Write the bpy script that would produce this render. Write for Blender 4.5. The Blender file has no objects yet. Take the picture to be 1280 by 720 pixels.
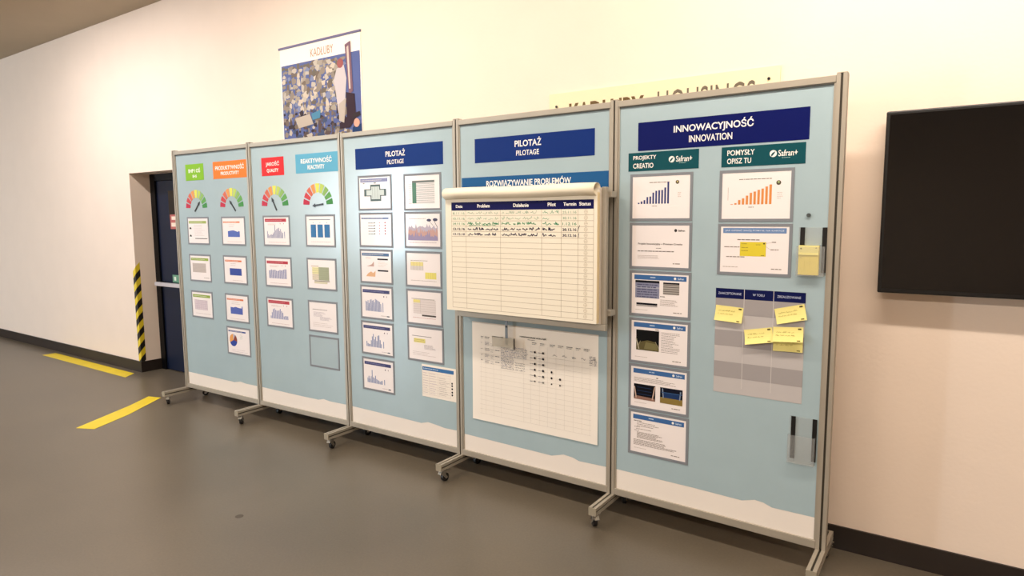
import bpy, bmesh, math, random
from mathutils import Vector, Matrix
random.seed(7)
S = bpy.context.scene
COL = S.collection

# ------------------------------------------------------------------ camera
cam = bpy.data.cameras.new('camera'); cam_o = bpy.data.objects.new('camera', cam); COL.objects.link(cam_o)
cam.sensor_width = 36; cam.lens = 816.9 / 1280 * 36
fw = Vector((-0.56266, 0.81966, -0.10754)); rt = Vector((0.82481, 0.56538, -0.00625)); up = Vector((-0.05568, 0.09222, 0.99418))
m = Matrix((rt, up, -fw)).transposed().to_4x4(); m.translation = Vector((5.6974, -3.0975, 1.624))
cam_o.matrix_world = m
cam.clip_start = 0.05
S.camera = cam_o

# ------------------------------------------------------------------ light and exposure
S.view_settings.view_transform = 'Standard'; S.view_settings.look = 'None'
S.view_settings.exposure = -0.22; S.view_settings.gamma = 1
w = bpy.data.worlds.new('world'); S.world = w; w.use_nodes = True
w.node_tree.nodes['Background'].inputs[0].default_value = (0.9, 0.95, 1, 1)
w.node_tree.nodes['Background'].inputs[1].default_value = 0.02

def area(name, loc, size, power, color, rot=(0, 0, 0)):
    l = bpy.data.lights.new(name, 'AREA'); l.shape = 'RECTANGLE'; l.size = size[0]; l.size_y = size[1]
    l.energy = power; l.color = color
    o = bpy.data.objects.new(name, l); COL.objects.link(o); o.location = loc; o.rotation_euler = rot
    return o
WARM = (1.0, 0.87, 0.75)
NEUT = (1.0, 0.92, 0.90)
LAMPS = [((-1.2, -1.10, 3.50), (2.6, 0.16), 66, NEUT, 14),
         ((2.2, -1.10, 3.50), (2.6, 0.16), 70, WARM, 16),
         ((5.9, -1.10, 3.50), (2.6, 0.16), 125, WARM, 42),
         ((-1.2, -5.0, 3.50), (2.6, 0.16), 110, NEUT, 0),
         ((2.2, -5.0, 3.50), (2.6, 0.16), 135, WARM, 0),
         ((5.6, -5.0, 3.50), (2.6, 0.16), 135, WARM, 0)]
for i, (loc, sz, pw, c, tl) in enumerate(LAMPS):
    area('tube_light', loc, sz, pw, c, (math.radians(tl), 0, 0))
# daylight through the tall window of the far front wall
area('window_daylight', (-6.3, -8.98, 1.85), (0.6, 2.3), 420, (0.70, 0.85, 1.0), (math.radians(90), 0, 0))

# ------------------------------------------------------------------ materials
def lin(h):
    h = h.lstrip('#'); v = [int(h[i:i + 2], 16) / 255 for i in (0, 2, 4)]
    return tuple((c / 12.92 if c <= 0.04045 else ((c + 0.055) / 1.055) ** 2.4) for c in v) + (1,)
_M = {}
def mat(name, col, rough=0.5, metal=0.0, spec=0.5, noise=None, bump=None, coat=0.0, alpha=1.0):
    """principled material; noise=(scale, amount) mottles the colour, bump=(scale, strength)"""
    if name in _M: return _M[name]
    mt = bpy.data.materials.new(name); mt.use_nodes = True; nt = mt.node_tree; b = nt.nodes['Principled BSDF']
    c = lin(col) if isinstance(col, str) else col
    b.inputs['Base Color'].default_value = c
    b.inputs['Roughness'].default_value = rough; b.inputs['Metallic'].default_value = metal
    b.inputs['Specular IOR Level'].default_value = spec
    b.inputs['Coat Weight'].default_value = coat; b.inputs['Coat Roughness'].default_value = 0.12
    b.inputs['Alpha'].default_value = alpha
    tc = nt.nodes.new('ShaderNodeTexCoord')
    if noise:
        n = nt.nodes.new('ShaderNodeTexNoise'); n.inputs['Scale'].default_value = noise[0]; n.inputs['Detail'].default_value = 5
        r = nt.nodes.new('ShaderNodeMapRange'); r.inputs[1].default_value = .25; r.inputs[2].default_value = .75
        r.inputs[3].default_value = 1 - noise[1]; r.inputs[4].default_value = 1 + noise[1]
        mx = nt.nodes.new('ShaderNodeVectorMath'); mx.operation = 'SCALE'; mx.inputs[0].default_value = c[:3]
        nt.links.new(tc.outputs['Object'], n.inputs['Vector']); nt.links.new(n.outputs['Fac'], r.inputs[0])
        nt.links.new(r.outputs[0], mx.inputs['Scale']); nt.links.new(mx.outputs[0], b.inputs['Base Color'])
    if bump:
        n = nt.nodes.new('ShaderNodeTexNoise'); n.inputs['Scale'].default_value = bump[0]; n.inputs['Detail'].default_value = 3
        bp = nt.nodes.new('ShaderNodeBump'); bp.inputs['Strength'].default_value = bump[1]; bp.inputs['Distance'].default_value = 0.01
        nt.links.new(tc.outputs['Object'], n.inputs['Vector']); nt.links.new(n.outputs['Fac'], bp.inputs['Height'])
        nt.links.new(bp.outputs[0], b.inputs['Normal'])
    _M[name] = mt
    return mt
def ink(h):
    return mat('ink_' + h.lstrip('#'), h, 0.5, spec=.12)

WALL = mat('wall_paint', '#f0dfce', 0.85, noise=(3, .02), bump=(60, .06))
CEIL = mat('ceiling_paint', '#b3a48d', 0.9, noise=(2, .03))
ALU = mat('aluminium', '#aaa293', 0.42, metal=0.3, noise=(8, .03))
ALUD = mat('aluminium_cap', '#a39a87', 0.5, metal=0.2)
WHITEBOARD = mat('whiteboard', '#eee6dc', 0.28, noise=(3, .015))
BLUE = mat('blue_print', '#a5bac0', 0.18, noise=(5, .03))
BLACK = mat('black_plastic', '#060607', 0.4)
RUBBER = mat('rubber', '#101010', 0.5)
CHROME = mat('chrome', '#c8c8c8', 0.25, metal=1)
FRAME = mat('pocket_frame', '#7c8086', 0.5)
PAPER = mat('paper', '#f1e9e6', 0.5, coat=0.35)
PLAIN = mat('plain_paper', '#f3ece0', 0.7)
NAVY = mat('door_paint', '#05122c', 0.45, spec=.25, noise=(3, .15))
BASE = mat('baseboard_paint', '#231a14', 0.5, noise=(6, .12))
CLEAR = mat('clear_plastic', '#c8cbc8', 0.12, alpha=0.16)
YPAPER = mat('yellow_paper', '#ece08a', 0.7, noise=(30, .02))
YPAD = mat('yellow_pad', '#eed860', 0.7)
YTAPE = mat('yellow_tape', '#e8cf1f', 0.45, noise=(8, .06))

def floor_mat():
    mt = bpy.data.materials.new('epoxy_floor'); mt.use_nodes = True; nt = mt.node_tree; b = nt.nodes['Principled BSDF']
    tc = nt.nodes.new('ShaderNodeTexCoord')
    n1 = nt.nodes.new('ShaderNodeTexNoise'); n1.inputs['Scale'].default_value = 1.1; n1.inputs['Detail'].default_value = 6
    n2 = nt.nodes.new('ShaderNodeTexNoise'); n2.inputs['Scale'].default_value = 90; n2.inputs['Detail'].default_value = 2
    mix = nt.nodes.new('ShaderNodeMix'); mix.data_type = 'FLOAT'; mix.inputs[0].default_value = 0.35
    cr = nt.nodes.new('ShaderNodeValToRGB'); e = cr.color_ramp.elements
    e[0].position = .3; e[0].color = lin('#585043'); e[1].position = .7; e[1].color = lin('#6d6455')
    for n in (n1, n2): nt.links.new(tc.outputs['Object'], n.inputs['Vector'])
    nt.links.new(n1.outputs['Fac'], mix.inputs[2]); nt.links.new(n2.outputs['Fac'], mix.inputs[3])
    nt.links.new(mix.outputs[0], cr.inputs[0]); nt.links.new(cr.outputs[0], b.inputs['Base Color'])
    rr = nt.nodes.new('ShaderNodeMapRange'); rr.inputs[3].default_value = .30; rr.inputs[4].default_value = .38
    b.inputs['Specular IOR Level'].default_value = .8; nt.links.new(n1.outputs['Fac'], rr.inputs[0]); nt.links.new(rr.outputs[0], b.inputs['Roughness'])
    bp = nt.nodes.new('ShaderNodeBump'); bp.inputs['Strength'].default_value = .05; bp.inputs['Distance'].default_value = .005
    nt.links.new(n2.outputs['Fac'], bp.inputs['Height']); nt.links.new(bp.outputs[0], b.inputs['Normal'])
    return mt
FLOOR = floor_mat()

# ------------------------------------------------------------------ builders
class MB:
    """collects faces with materials; build() links them as one mesh object"""
    def __init__(s): s.v = []; s.f = []; s.m = []; s.mats = []
    def mi(s, m):
        if m not in s.mats: s.mats.append(m)
        return s.mats.index(m)
    def poly(s, pts, m):
        k = len(s.v); s.v += [tuple(p) for p in pts]; s.f.append(tuple(range(k, k + len(pts)))); s.m.append(s.mi(m))
    def box(s, x0, x1, y0, y1, z0, z1, m):
        k = len(s.v); s.v += [(x, y, z) for z in (z0, z1) for y in (y0, y1) for x in (x0, x1)]
        for q in ((0, 2, 3, 1), (4, 5, 7, 6), (0, 1, 5, 4), (2, 6, 7, 3), (0, 4, 6, 2), (1, 3, 7, 5)):
            s.f.append(tuple(k + i for i in q)); s.m.append(s.mi(m))
    def prism(s, pts, a, b, m, axis='y'):
        """pts in the plane across the axis, counter-clockwise; axis y: (x,z), axis z: (x,y), axis x: (y,z)"""
        P = {'y': lambda p, t: (p[0], t, p[1]), 'z': lambda p, t: (p[0], p[1], t), 'x': lambda p, t: (t, p[0], p[1])}[axis]
        n = len(pts); k = len(s.v); s.v += [P(p, a) for p in pts] + [P(p, b) for p in pts]; i = s.mi(m)
        for j in range(n):
            s.f.append((k + j, k + (j + 1) % n, k + n + (j + 1) % n, k + n + j)); s.m.append(i)
        s.f.append(tuple(k + j for j in range(n))); s.m.append(i)
        s.f.append(tuple(k + n + j for j in reversed(range(n)))); s.m.append(i)
    def cyl(s, c, r, h, m, axis='x', n=20):
        pts = [(r * math.cos(2 * math.pi * j / n), r * math.sin(2 * math.pi * j / n)) for j in range(n)]
        if axis == 'x': s.prism([(c[1] + p[0], c[2] + p[1]) for p in pts], c[0] - h / 2, c[0] + h / 2, m, 'x')
        elif axis == 'y': s.prism([(c[0] + p[0], c[2] + p[1]) for p in pts], c[1] - h / 2, c[1] + h / 2, m, 'y')
        else: s.prism([(c[0] + p[0], c[1] + p[1]) for p in pts], c[2] - h / 2, c[2] + h / 2, m, 'z')
    def build(s, name, parent=None, bevel=0, loc=None, fix=True):
        me = bpy.data.meshes.new(name); me.from_pydata(s.v, [], s.f)
        for m in s.mats: me.materials.append(m)
        me.polygons.foreach_set('material_index', s.m)
        if fix:
            bm = bmesh.new(); bm.from_mesh(me); bmesh.ops.recalc_face_normals(bm, faces=bm.faces); bm.to_mesh(me); bm.free()
        o = bpy.data.objects.new(name, me); COL.objects.link(o)
        if parent: o.parent = parent
        if loc: o.location = loc
        if bevel:
            b = o.modifiers.new('b', 'BEVEL'); b.width = bevel; b.segments = 2; b.limit_method = 'ANGLE'
        return o
def tag(o, label=None, cat=None, group=None, kind=None):
    if label: o['label'] = label
    if cat: o['category'] = cat
    if group: o['group'] = group
    if kind: o['kind'] = kind
    return o
def empty(name, loc, rz=0, tilt=0):
    o = bpy.data.objects.new(name, None); COL.objects.link(o); o.empty_display_size = .05
    o.location = loc; o.rotation_euler = (0, tilt, rz)
    return o
def box_obj(name, x0, x1, y0, y1, z0, z1, m, parent=None, bevel=0):
    b = MB(); b.box(x0, x1, y0, y1, z0, z1, m); return b.build(name, parent, bevel)

def text(name, body, x0, x1, z0, z1, m, parent, y=-0.0012, bold=.012):
    """flat lettering filling the rectangle x0..x1, z0..z1 of its parent's plane"""
    cu = bpy.data.curves.new(name, 'FONT'); cu.body = body; cu.size = 1; cu.offset = bold; cu.resolution_u = 3
    t = bpy.data.objects.new(name, cu); COL.objects.link(t)
    bpy.context.view_layer.update()
    me = bpy.data.meshes.new_from_object(t.evaluated_get(bpy.context.evaluated_depsgraph_get()))
    bpy.data.objects.remove(t)
    xs = [v.co.x for v in me.vertices]; ys = [v.co.y for v in me.vertices]
    sx = (x1 - x0) / (max(xs) - min(xs)); sz = (z1 - z0) / (max(ys) - min(ys))
    for v in me.vertices:
        v.co = (x0 + (v.co.x - min(xs)) * sx, y, z0 + (v.co.y - min(ys)) * sz)
    me.materials.clear(); me.materials.append(m)
    o = bpy.data.objects.new(name, me); COL.objects.link(o); o.parent = parent
    return o

class Print:
    """flat print on a sheet: coloured shapes in the sheet's own metres; each call to part() links one sub-part"""
    def __init__(s, parent, y=-0.0006): s.p = parent; s.y = y; s.b = MB()
    def rect(s, x0, x1, z0, z1, c, dy=0):
        y = s.y - dy; s.b.poly([(x0, y, z0), (x1, y, z0), (x1, y, z1), (x0, y, z1)], c if not isinstance(c, str) else ink(c))
    def poly(s, pts, c, dy=0):
        s.b.poly([(p[0], s.y - dy, p[1]) for p in pts], c if not isinstance(c, str) else ink(c))
    def disc(s, x, z, r, c, dy=0, n=14, rz=None):
        s.poly([(x + r * math.cos(2 * math.pi * k / n), z + (rz or r) * math.sin(2 * math.pi * k / n)) for k in range(n)], c, dy)
    def line(s, pts, th, c, dy=0):
        for (x0, z0), (x1, z1) in zip(pts, pts[1:]):
            L = math.hypot(x1 - x0, z1 - z0) or 1; nx, nz = -(z1 - z0) / L * th / 2, (x1 - x0) / L * th / 2
            s.poly([(x0 - nx, z0 - nz), (x1 - nx, z1 - nz), (x1 + nx, z1 + nz), (x0 + nx, z0 + nz)], c, dy)
    def words(s, x0, x1, z, h, c, dy=0):
        x = x0
        while x < x1 - h:
            wd = min(random.uniform(1.5, 6) * h, x1 - x); s.rect(x, x + wd, z, z + h, c, dy); x += wd + h * .7
    def para(s, x0, x1, z1, z0, n, c, h=.0022):
        for k in range(n):
            s.words(x0, x0 + (x1 - x0) * random.uniform(.6, 1), z1 + (z0 - z1) * k / max(1, n - 1), h, c)
    def scrawl(s, x0, x1, z, h, c, th=.0016, dy=0, seed=None):
        r = random.Random(seed); x = x0
        while x < x1 - h:
            n = r.randint(6, 16); pts = []
            for k in range(n):
                pts.append((x, z + r.uniform(0, h) * (1 if k % 2 else .45))); x += h * r.uniform(.12, .32)
                if x > x1: break
            if len(pts) > 1: s.line(pts, th, c, dy)
            x += h * r.uniform(.15, .5)
    def bars(s, x0, x1, z0, z1, hs, c, gap=.35):
        w_ = (x1 - x0) / len(hs)
        for k, h in enumerate(hs):
            if h: s.rect(x0 + k * w_ + w_ * gap / 2, x0 + (k + 1) * w_ - w_ * gap / 2, z0, z0 + (z1 - z0) * h, c)
    def part(s, name):
        if s.b.f:
            o = s.b.build(name, s.p, fix=False)
            if name in ('text_lines', 'status_dots', 'handwriting', 'small_marks', 'table_grid', 'row_bands', 'collage'): o['kind'] = 'stuff'
        else: o = None
        s.b = MB(); return o

# ------------------------------------------------------------------ the setting
YW = 0.32; DX0, DX1, DZ, DY = -1.455, -0.40, 2.10, 0.53
tag(box_obj('floor', -7, 9, -9.2, 0.9, -0.1, 0, FLOOR), kind='structure')
tag(box_obj('ceiling', -7, 9, -9.2, 0.9, 3.67, 3.77, CEIL), kind='structure')
b = MB(); b.box(-7, DX0, YW, 0.6, 0, 3.67, WALL); b.box(DX0, DX1, YW, 0.6, DZ, 3.67, WALL); b.box(DX1, 9, YW, 0.6, 0, 3.67, WALL)
tag(b.build('wall_back'), kind='structure')
tag(box_obj('wall_left', -7.1, -7, -9, 0.6, 0, 3.67, WALL), kind='structure')
tag(box_obj('wall_right', 9, 9.1, -9, 0.6, 0, 3.67, WALL), kind='structure')
b = MB(); b.box(-7, -6.65, -9.1, -9, 0, 3.67, WALL)
b.box(-5.95, 9, -9.1, -9, 0, 3.67, WALL); b.box(-6.65, -5.95, -9.1, -9, 0, .65, WALL); b.box(-6.65, -5.95, -9.1, -9, 3.05, 3.67, WALL)
tag(b.build('wall_front'), kind='structure')
b = MB(); b.box(-6.65, -5.95, -9.06, -9.0, .65, .70, ALU); b.box(-6.65, -5.95, -9.06, -9.0, 3.0, 3.05, ALU)
b.box(-6.65, -6.60, -9.06, -9.0, .70, 3.0, ALU); b.box(-6.0, -5.95, -9.06, -9.0, .70, 3.0, ALU)
tag(b.build('window_1'), kind='structure')
b = MB(); b.box(-7, DX0, YW - .012, YW, 0, .115, BASE); b.box(DX0 - .0005, DX0 + .01, YW - .012, DY, 0, .115, BASE)
tag(b.build('baseboard_left'), kind='structure')
tag(box_obj('baseboard_back', DX1, 9, YW - .012, YW, 0, .115, BASE), kind='structure')

# blue door in the recess
d = tag(empty('door_1', (DX0, DY, 0)), kind='structure')
FR = mat('door_frame_paint', '#02040a', 0.5, spec=.2)
b = MB(); b.box(.0, .09, -.005, .06, 0, 2.1, FR); b.box(DX1 - DX0 - .05, DX1 - DX0, -.005, .06, 0, 2.1, FR); b.box(.09, DX1 - DX0 - .05, -.005, .06, 2.03, 2.1, FR)
b.build('door_frame', d)
leaf = box_obj('door_leaf', .095, DX1 - DX0 - .055, .01, .055, .01, 2.025, NAVY, d)
bar = box_obj('push_bar', .10, .80, -.075, -.045, .925, .965, mat('push_bar_metal', '#d9d6dc', .3, metal=.4), d, .004)
b = MB(); b.box(.12, .16, -.045, .01, .92, .97, BLACK); b.box(.74, .78, -.045, .01, .92, .97, BLACK); b.build('bar_bracket', bar)
box_obj('window_slot', .33, .46, .006, .01, 1.62, 1.92, mat('door_glass', '#0b0d12', .1), leaf)

# red fire notice and green exit sticker on the door
o = tag(empty('fire_sign', (-1.05, DY - .0, 1.60)), 'small red and white fire notice on the navy door beside the first board', 'sign')
box_obj('plate', -.05, .09, .0, .008, -.075, .075, mat('sign_red', '#b5605a', .5), o)
pr_ = Print(o, -.001); pr_.rect(-.03, .07, -.05, -.01, '#ead8c8'); pr_.rect(-.02, .06, .02, .055, '#ead8c8'); pr_.part('pictogram')
o = tag(empty('exit_sticker', (-1.08, DY + .004, 1.005)), 'small green sticker above the white push bar of the navy door', 'sticker')
box_obj('sticker_film', -.05, .08, .0, .005, -.04, .04, mat('sticker_green', '#5c9277', .5), o)
pr_ = Print(o, -.001); pr_.rect(-.02, .02, -.02, .02, '#d5e0d0'); pr_.part('arrow_mark')

# floor tapes, hazard tape on the wall corner, floor stain
def slab(name, pts, z0, z1, m, label, cat):
    b = MB(); b.prism(pts, z0, z1, m, 'z'); return tag(b.build(name), label, cat)
slab('floor_tape', [(-.27, -.10), (-.41, -.141), (-.60, .19), (-.72, .19), (-.411, -.141)][:2] + [(-.24, -.395), (.05, -.93), (.20, -.86), (.03, -.53)], .0003, .0016, YTAPE,
     'bright yellow floor marking stripe ending at the leftmost caster', 'floor tape')
slab('floor_tape', [(-3.4, .10), (-1.36, .10), (-1.47, .24), (-3.4, .24)], .0003, .0016, YTAPE,
     'yellow floor marking strip along the wall foot by the striped corner', 'floor tape')
hz = MB(); HY = mat('hazard_yellow', '#e3c92c', .5); HB = mat('hazard_black', '#17140c', .5)
z = 0.03; k = 0
while z < 1.06:   # slanted stripes wrapping the outside corner
    c = HY if k % 2 else HB; a, bb = z, min(z + .075, 1.10)
    hz.poly([(DX0 - .055, YW - .002 - (.0125 if a < .0 else 0), a), (DX0 + .002, YW - .002, a + .05), (DX0 + .002, YW - .002, bb + .05), (DX0 - .055, YW - .002, bb)], c)
    hz.poly([(DX0 + .002, YW - .002, a + .05), (DX0 + .002, YW + .045, a + .10), (DX0 + .002, YW + .045, bb + .10), (DX0 + .002, YW - .002, bb + .05)], c)
    z = bb; k += 1
o = hz.build('hazard_tape', fix=False); s_ = o.modifiers.new('s', 'SOLIDIFY'); s_.thickness = .001
tag(o, 'black and yellow diagonally striped warning tape on the wall corner of the door recess', 'warning tape')
b = MB(); b.cyl((2.511, -1.117, .0006), .022, .0008, mat('stain', '#4e463c', .6), 'z', 12)
tag(b.build('floor_spot'), 'small dark round spot on the open grey floor', 'stain')

# ceiling lamp housings (above the picture)
for i, (loc, sz, pw, c, tl) in enumerate(LAMPS):
    o = empty('ceiling_light', (loc[0], loc[1], 3.67))
    tag(o, 'long white fluorescent fixture under the ceiling', 'lamp', 'fluorescent fixtures under the ceiling')
    b = MB(); b.box(-1.35, 1.35, -.1, .1, -.15, -.09, mat('fixture', '#dddddd', .5)); b.box(-1, -.96, -.02, .02, -.09, -.0, ALU); b.box(.96, 1, -.02, .02, -.09, -.0, ALU)
    b.build('housing', o)

# ------------------------------------------------------------------ stands (post + foot + casters)
PX = [0, 1.0597, 2.0946, 3.1329, 4.1943, 5.25]; PY = [0, .0181, .0446, .0433, .0289, 0]
H = .042; s_ = .0048; g = .011
def slot_profile():
    h = H / 2; q = []
    for k in range(4):
        for p in ((-h, -h), (-s_, -h), (-s_, -h + g), (s_, -h + g), (s_, -h)):
            a = k * math.pi / 2; q.append((p[0] * math.cos(a) - p[1] * math.sin(a), p[0] * math.sin(a) + p[1] * math.cos(a)))
    return q
PROF = slot_profile()
ORD = ['leftmost post with foot, at the far end beside the navy door', 'second post from the left, between the green and the red headed boards',
       'third post from the left, under the wall poster', 'fourth post from the left, at the left edge of the flip chart',
       'fifth post from the left, between the flip chart and the innovation board', 'rightmost post with foot, nearest the black screen']
def caster(parent, y, ang, braked=True):
    c = MB(); c.box(-.022, .022, -.022, .022, .074, .080, CHROME); c.cyl((0, 0, .069), .016, .010, CHROME, 'z')
    o = c.build('caster', parent); o.location = (0, y, 0); o.rotation_euler = (0, 0, ang)
    f = MB()
    for sx in (-1, 1):
        f.prism([(-.018, .066), (.018, .066), (.014, .046), (.030, .022), (.014, .017), (-.012, .045)], sx * .0145 - .0012, sx * .0145 + .0012, CHROME, 'x')
    f.box(-.0155, .0155, -.018, .018, .063, .067, CHROME); f.build('fork', o)
    w_ = MB(); w_.cyl((0, .018, .0265), .0262, .020, RUBBER, 'x', 28); w_.cyl((0, .018, .0265), .010, .026, CHROME, 'x', 12); w_.build('wheel', o)
    if braked:
        l = MB(); l.prism([(-.020, .052), (-.012, .066), (.05, .060), (.052, .066), (-.016, .074), (-.03, .052)], -.013, .013, mat('brake_metal', '#8d8a80', .4, metal=.6), 'x'); l.build('brake_lever', o)
for i in range(6):
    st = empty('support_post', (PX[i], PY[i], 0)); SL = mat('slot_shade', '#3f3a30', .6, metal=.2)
    tag(st, 'slotted aluminium ' + ORD[i], 'post', 'posts of the board wall')
    b = MB(); b.prism([(p[0], p[1] + H / 2) for p in PROF], .12, 2.216, ALU, 'z'); b.build('post', st)
    b = MB(); b.box(-.0047, .0047, .005, .037, .121, 2.214, SL); b.box(-.016, .016, H / 2 - .0047, H / 2 + .0047, .121, 2.214, SL); b.build('slot_shade_fill', st)  # dark filler boxes paint the groove shade inside the post slots
    b = MB(); b.prism([(p[0], p[1] + .12 - H / 2) for p in PROF], -.210, .225, ALU, 'y'); ft = b.build('foot', st)
    b = MB(); b.box(-.0047, .0047, -.209, .224, .084, .115, SL); b.box(-.016, .016, -.209, .224, .0943, .1037, SL); b.build('slot_shade_fill', ft)  # same painted groove shade along the foot slots
    for ya, yb in ((-.214, -.210), (.225, .229)): box_obj('end_cap', -.0215, .0215, ya, yb, .0775, .1205, ALUD, st)
    b = MB(); b.box(-.020, .020, 0.001, .041, 2.216, 2.219, ALUD); b.build('post_cap', st)
    caster(st, -.176, [.9, .7, .25, -.1, .8, .5][i]); caster(st, .195, [2.6, 3.3, 2.8, 3.0, 3.4, 2.7][i])

# ------------------------------------------------------------------ display boards
WAVE = {0: [(0, .262), (.5, .261), (.715, .259), (.80, .274), (.876, .267), (1.04, .268)],
        1: [(0, .269), (.49, .264), (.70, .264), (.76, .277), (.83, .270), (1.03, .272)],
        2: [(0, .271), (.514, .267), (.70, .264), (.76, .280), (.845, .273), (.9, .266), (1.03, .268)],
        3: [(0, .259), (.4, .255), (.68, .252), (.76, .275), (.82, .270), (.86, .258), (1.05, .262)],
        4: [(0, .264), (.45, .264), (.70, .260), (.76, .278), (.80, .275), (.84, .261), (1.05, .263)]}
BL = ['leftmost pale blue display board with green and orange headers', 'pale blue display board with red and light blue headers',
      'pale blue display board under the poster, navy header and ten pockets', 'pale blue display board carrying the flip chart and the hanging plan',
      'rightmost and nearest pale blue display board with the innovation header']
ANG = [math.atan2(PY[i + 1] - PY[i], PX[i + 1] - PX[i]) for i in range(5)]
LEN = [math.hypot(PY[i + 1] - PY[i], PX[i + 1] - PX[i]) for i in range(5)]
YF = 0.0080   # face of the print behind the post fronts
def place(pn, u, z, off=0.0):
    a = ANG[pn]; y = YF - off
    return (PX[pn] + u * math.cos(a) - y * math.sin(a), PY[pn] + u * math.sin(a) + y * math.cos(a), z)
def thing(name, pn, u, z, label, cat, group=None, tilt=0, off=0.0):
    """Empty on the face of board pn at u metres along it, z high"""
    return tag(empty(name, place(pn, u, z, off), ANG[pn], -math.radians(tilt)), label, cat, group)
for i in range(5):
    L_ = LEN[i]; e = H / 2 + .0008
    bd = tag(empty('display_board', (PX[i], PY[i], 0), ANG[i]), BL[i], 'board', 'display boards of the board wall')
    box_obj('whiteboard_panel', e, L_ - e, YF + .0010, YF + .018, .125, 2.20, WHITEBOARD, bd)
    wv = [p for p in WAVE[i]]; x0, x1 = e + .008, L_ - e - .008
    pts = [(min(max(p[0], x0), x1), p[1]) for p in wv] + [(x1, 2.19), (x0, 2.19)]
    b = MB(); b.prism(pts, YF + .0002, YF + .0011, BLUE, 'y'); b.build('printed_backing', bd)
    box_obj('top_rail', e, L_ - e, -.0005, .034, 2.180, 2.210, ALU, bd, .002)
    box_obj('rail_seam', e + .008, L_ - e - .008, .001, YF + .001, 2.1735, 2.1798, mat('seam_dark', '#3a3a33', .6), bd)  # thin dark strip drawn as the seam line below the top rail
    box_obj('bottom_rail', e, L_ - e, .000, .034, .120, .158, ALU, bd, .002)
    b = MB(); b.box(e, e + .008, .004, YF + .001, .158, 2.18, ALU); b.box(L_ - e - .008, L_ - e, .004, YF + .001, .158, 2.18, ALU); b.build('side_rail', bd)

WHITE = ink('#f4f1ea')
def header(pn, u, z, w_, h, color, label, lines, cat='header sign', group='headers on the display boards', name='header_sign'):
    t = thing(name, pn, u, z, label, cat, group)
    box_obj('plate', -w_ / 2, w_ / 2, -.001, 0, -h / 2, h / 2, ink(color), t)
    for ln in lines:   # (text, left, right, top, bottom as fractions of the plate)
        text('lettering', ln[0], -w_ / 2 + ln[1] * w_, -w_ / 2 + ln[2] * w_, h / 2 - ln[4] * h, h / 2 - ln[3] * h, WHITE, t, bold=ln[5] if len(ln) > 5 else .02)
    return t
header(0, .304, 2.021, .268, .137, '#83b832', 'green header on the leftmost board', [('BHP I OŚ', .17, .82, .22, .53), ('EHS', .39, .62, .66, .83)])
header(0, .803, 2.022, .457, .139, '#ec7f35', 'orange productivity header on the leftmost board', [('PRODUKTYWNOŚĆ', .07, .92, .18, .50), ('PRODUCTIVITY', .23, .77, .60, .80)])
header(1, .286, 2.020, .264, .138, '#d92f33', 'red quality header on the second board', [('JAKOŚĆ', .20, .80, .20, .52), ('QUALITY', .24, .76, .62, .84)])
header(1, .778, 2.024, .450, .138, '#61abc9', 'light blue reactivity header on the second board', [('REAKTYWNOŚĆ', .13, .86, .18, .50), ('REACTIVITY', .29, .69, .60, .82)])
header(2, .537, 2.025, .786, .140, '#0d3278', 'navy header on the third board, under the wall poster', [('PILOTAŻ', .369, .592, .16, .49), ('PILOTAGE', .385, .577, .64, .84, .012)])
header(3, .544, 2.017, .805, .141, '#0a2c72', 'navy header on the fourth board, above the flip chart', [('PILOTAŻ', .361, .583, .12, .46), ('PILOTAGE', .374, .566, .60, .81, .012)])
header(3, .538, 1.819, .997, .088, '#20588c', 'mid blue strip header directly above the flip chart', [('ROZWIĄZYWANIE PROBLEMÓW', .187, .766, .17, .78)])
header(4, .534, 2.022, .805, .140, '#030f57', 'dark navy innovation header on the rightmost board', [('INNOWACYJNOŚĆ', .233, .705, .14, .52), ('INNOVATION', .33, .587, .59, .82, .014)])
for (u, z, nm, l1, l2) in ((.264, 1.898, 'dark teal projects header at upper left of the rightmost board', 'PROJEKTY', 'CREATIO'), (.741, 1.896, 'dark teal ideas header at upper right of the rightmost board', 'POMYSŁY', 'OPISZ TU')):
    t = header(4, u, z, .368, .092, '#0d4a52', nm, [(l1, .072, .41, .17, .44, .014), (l2, .072, .37, .58, .85, .014), ('Safran+', .69, .91, .30, .60, .012)])
    p_ = Print(t, -.0013); p_.disc(.048, .004, .0155, WHITE, n=20)
    p_.poly([(.038, -.002), (.045, .008), (.058, .014), (.053, .004), (.046, -.004), (.041, -.009)], '#0d4a52', .0004)
    p_.words(.085, .12, -.017, .0022, '#9fc0bd'); p_.part('emblem')

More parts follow.
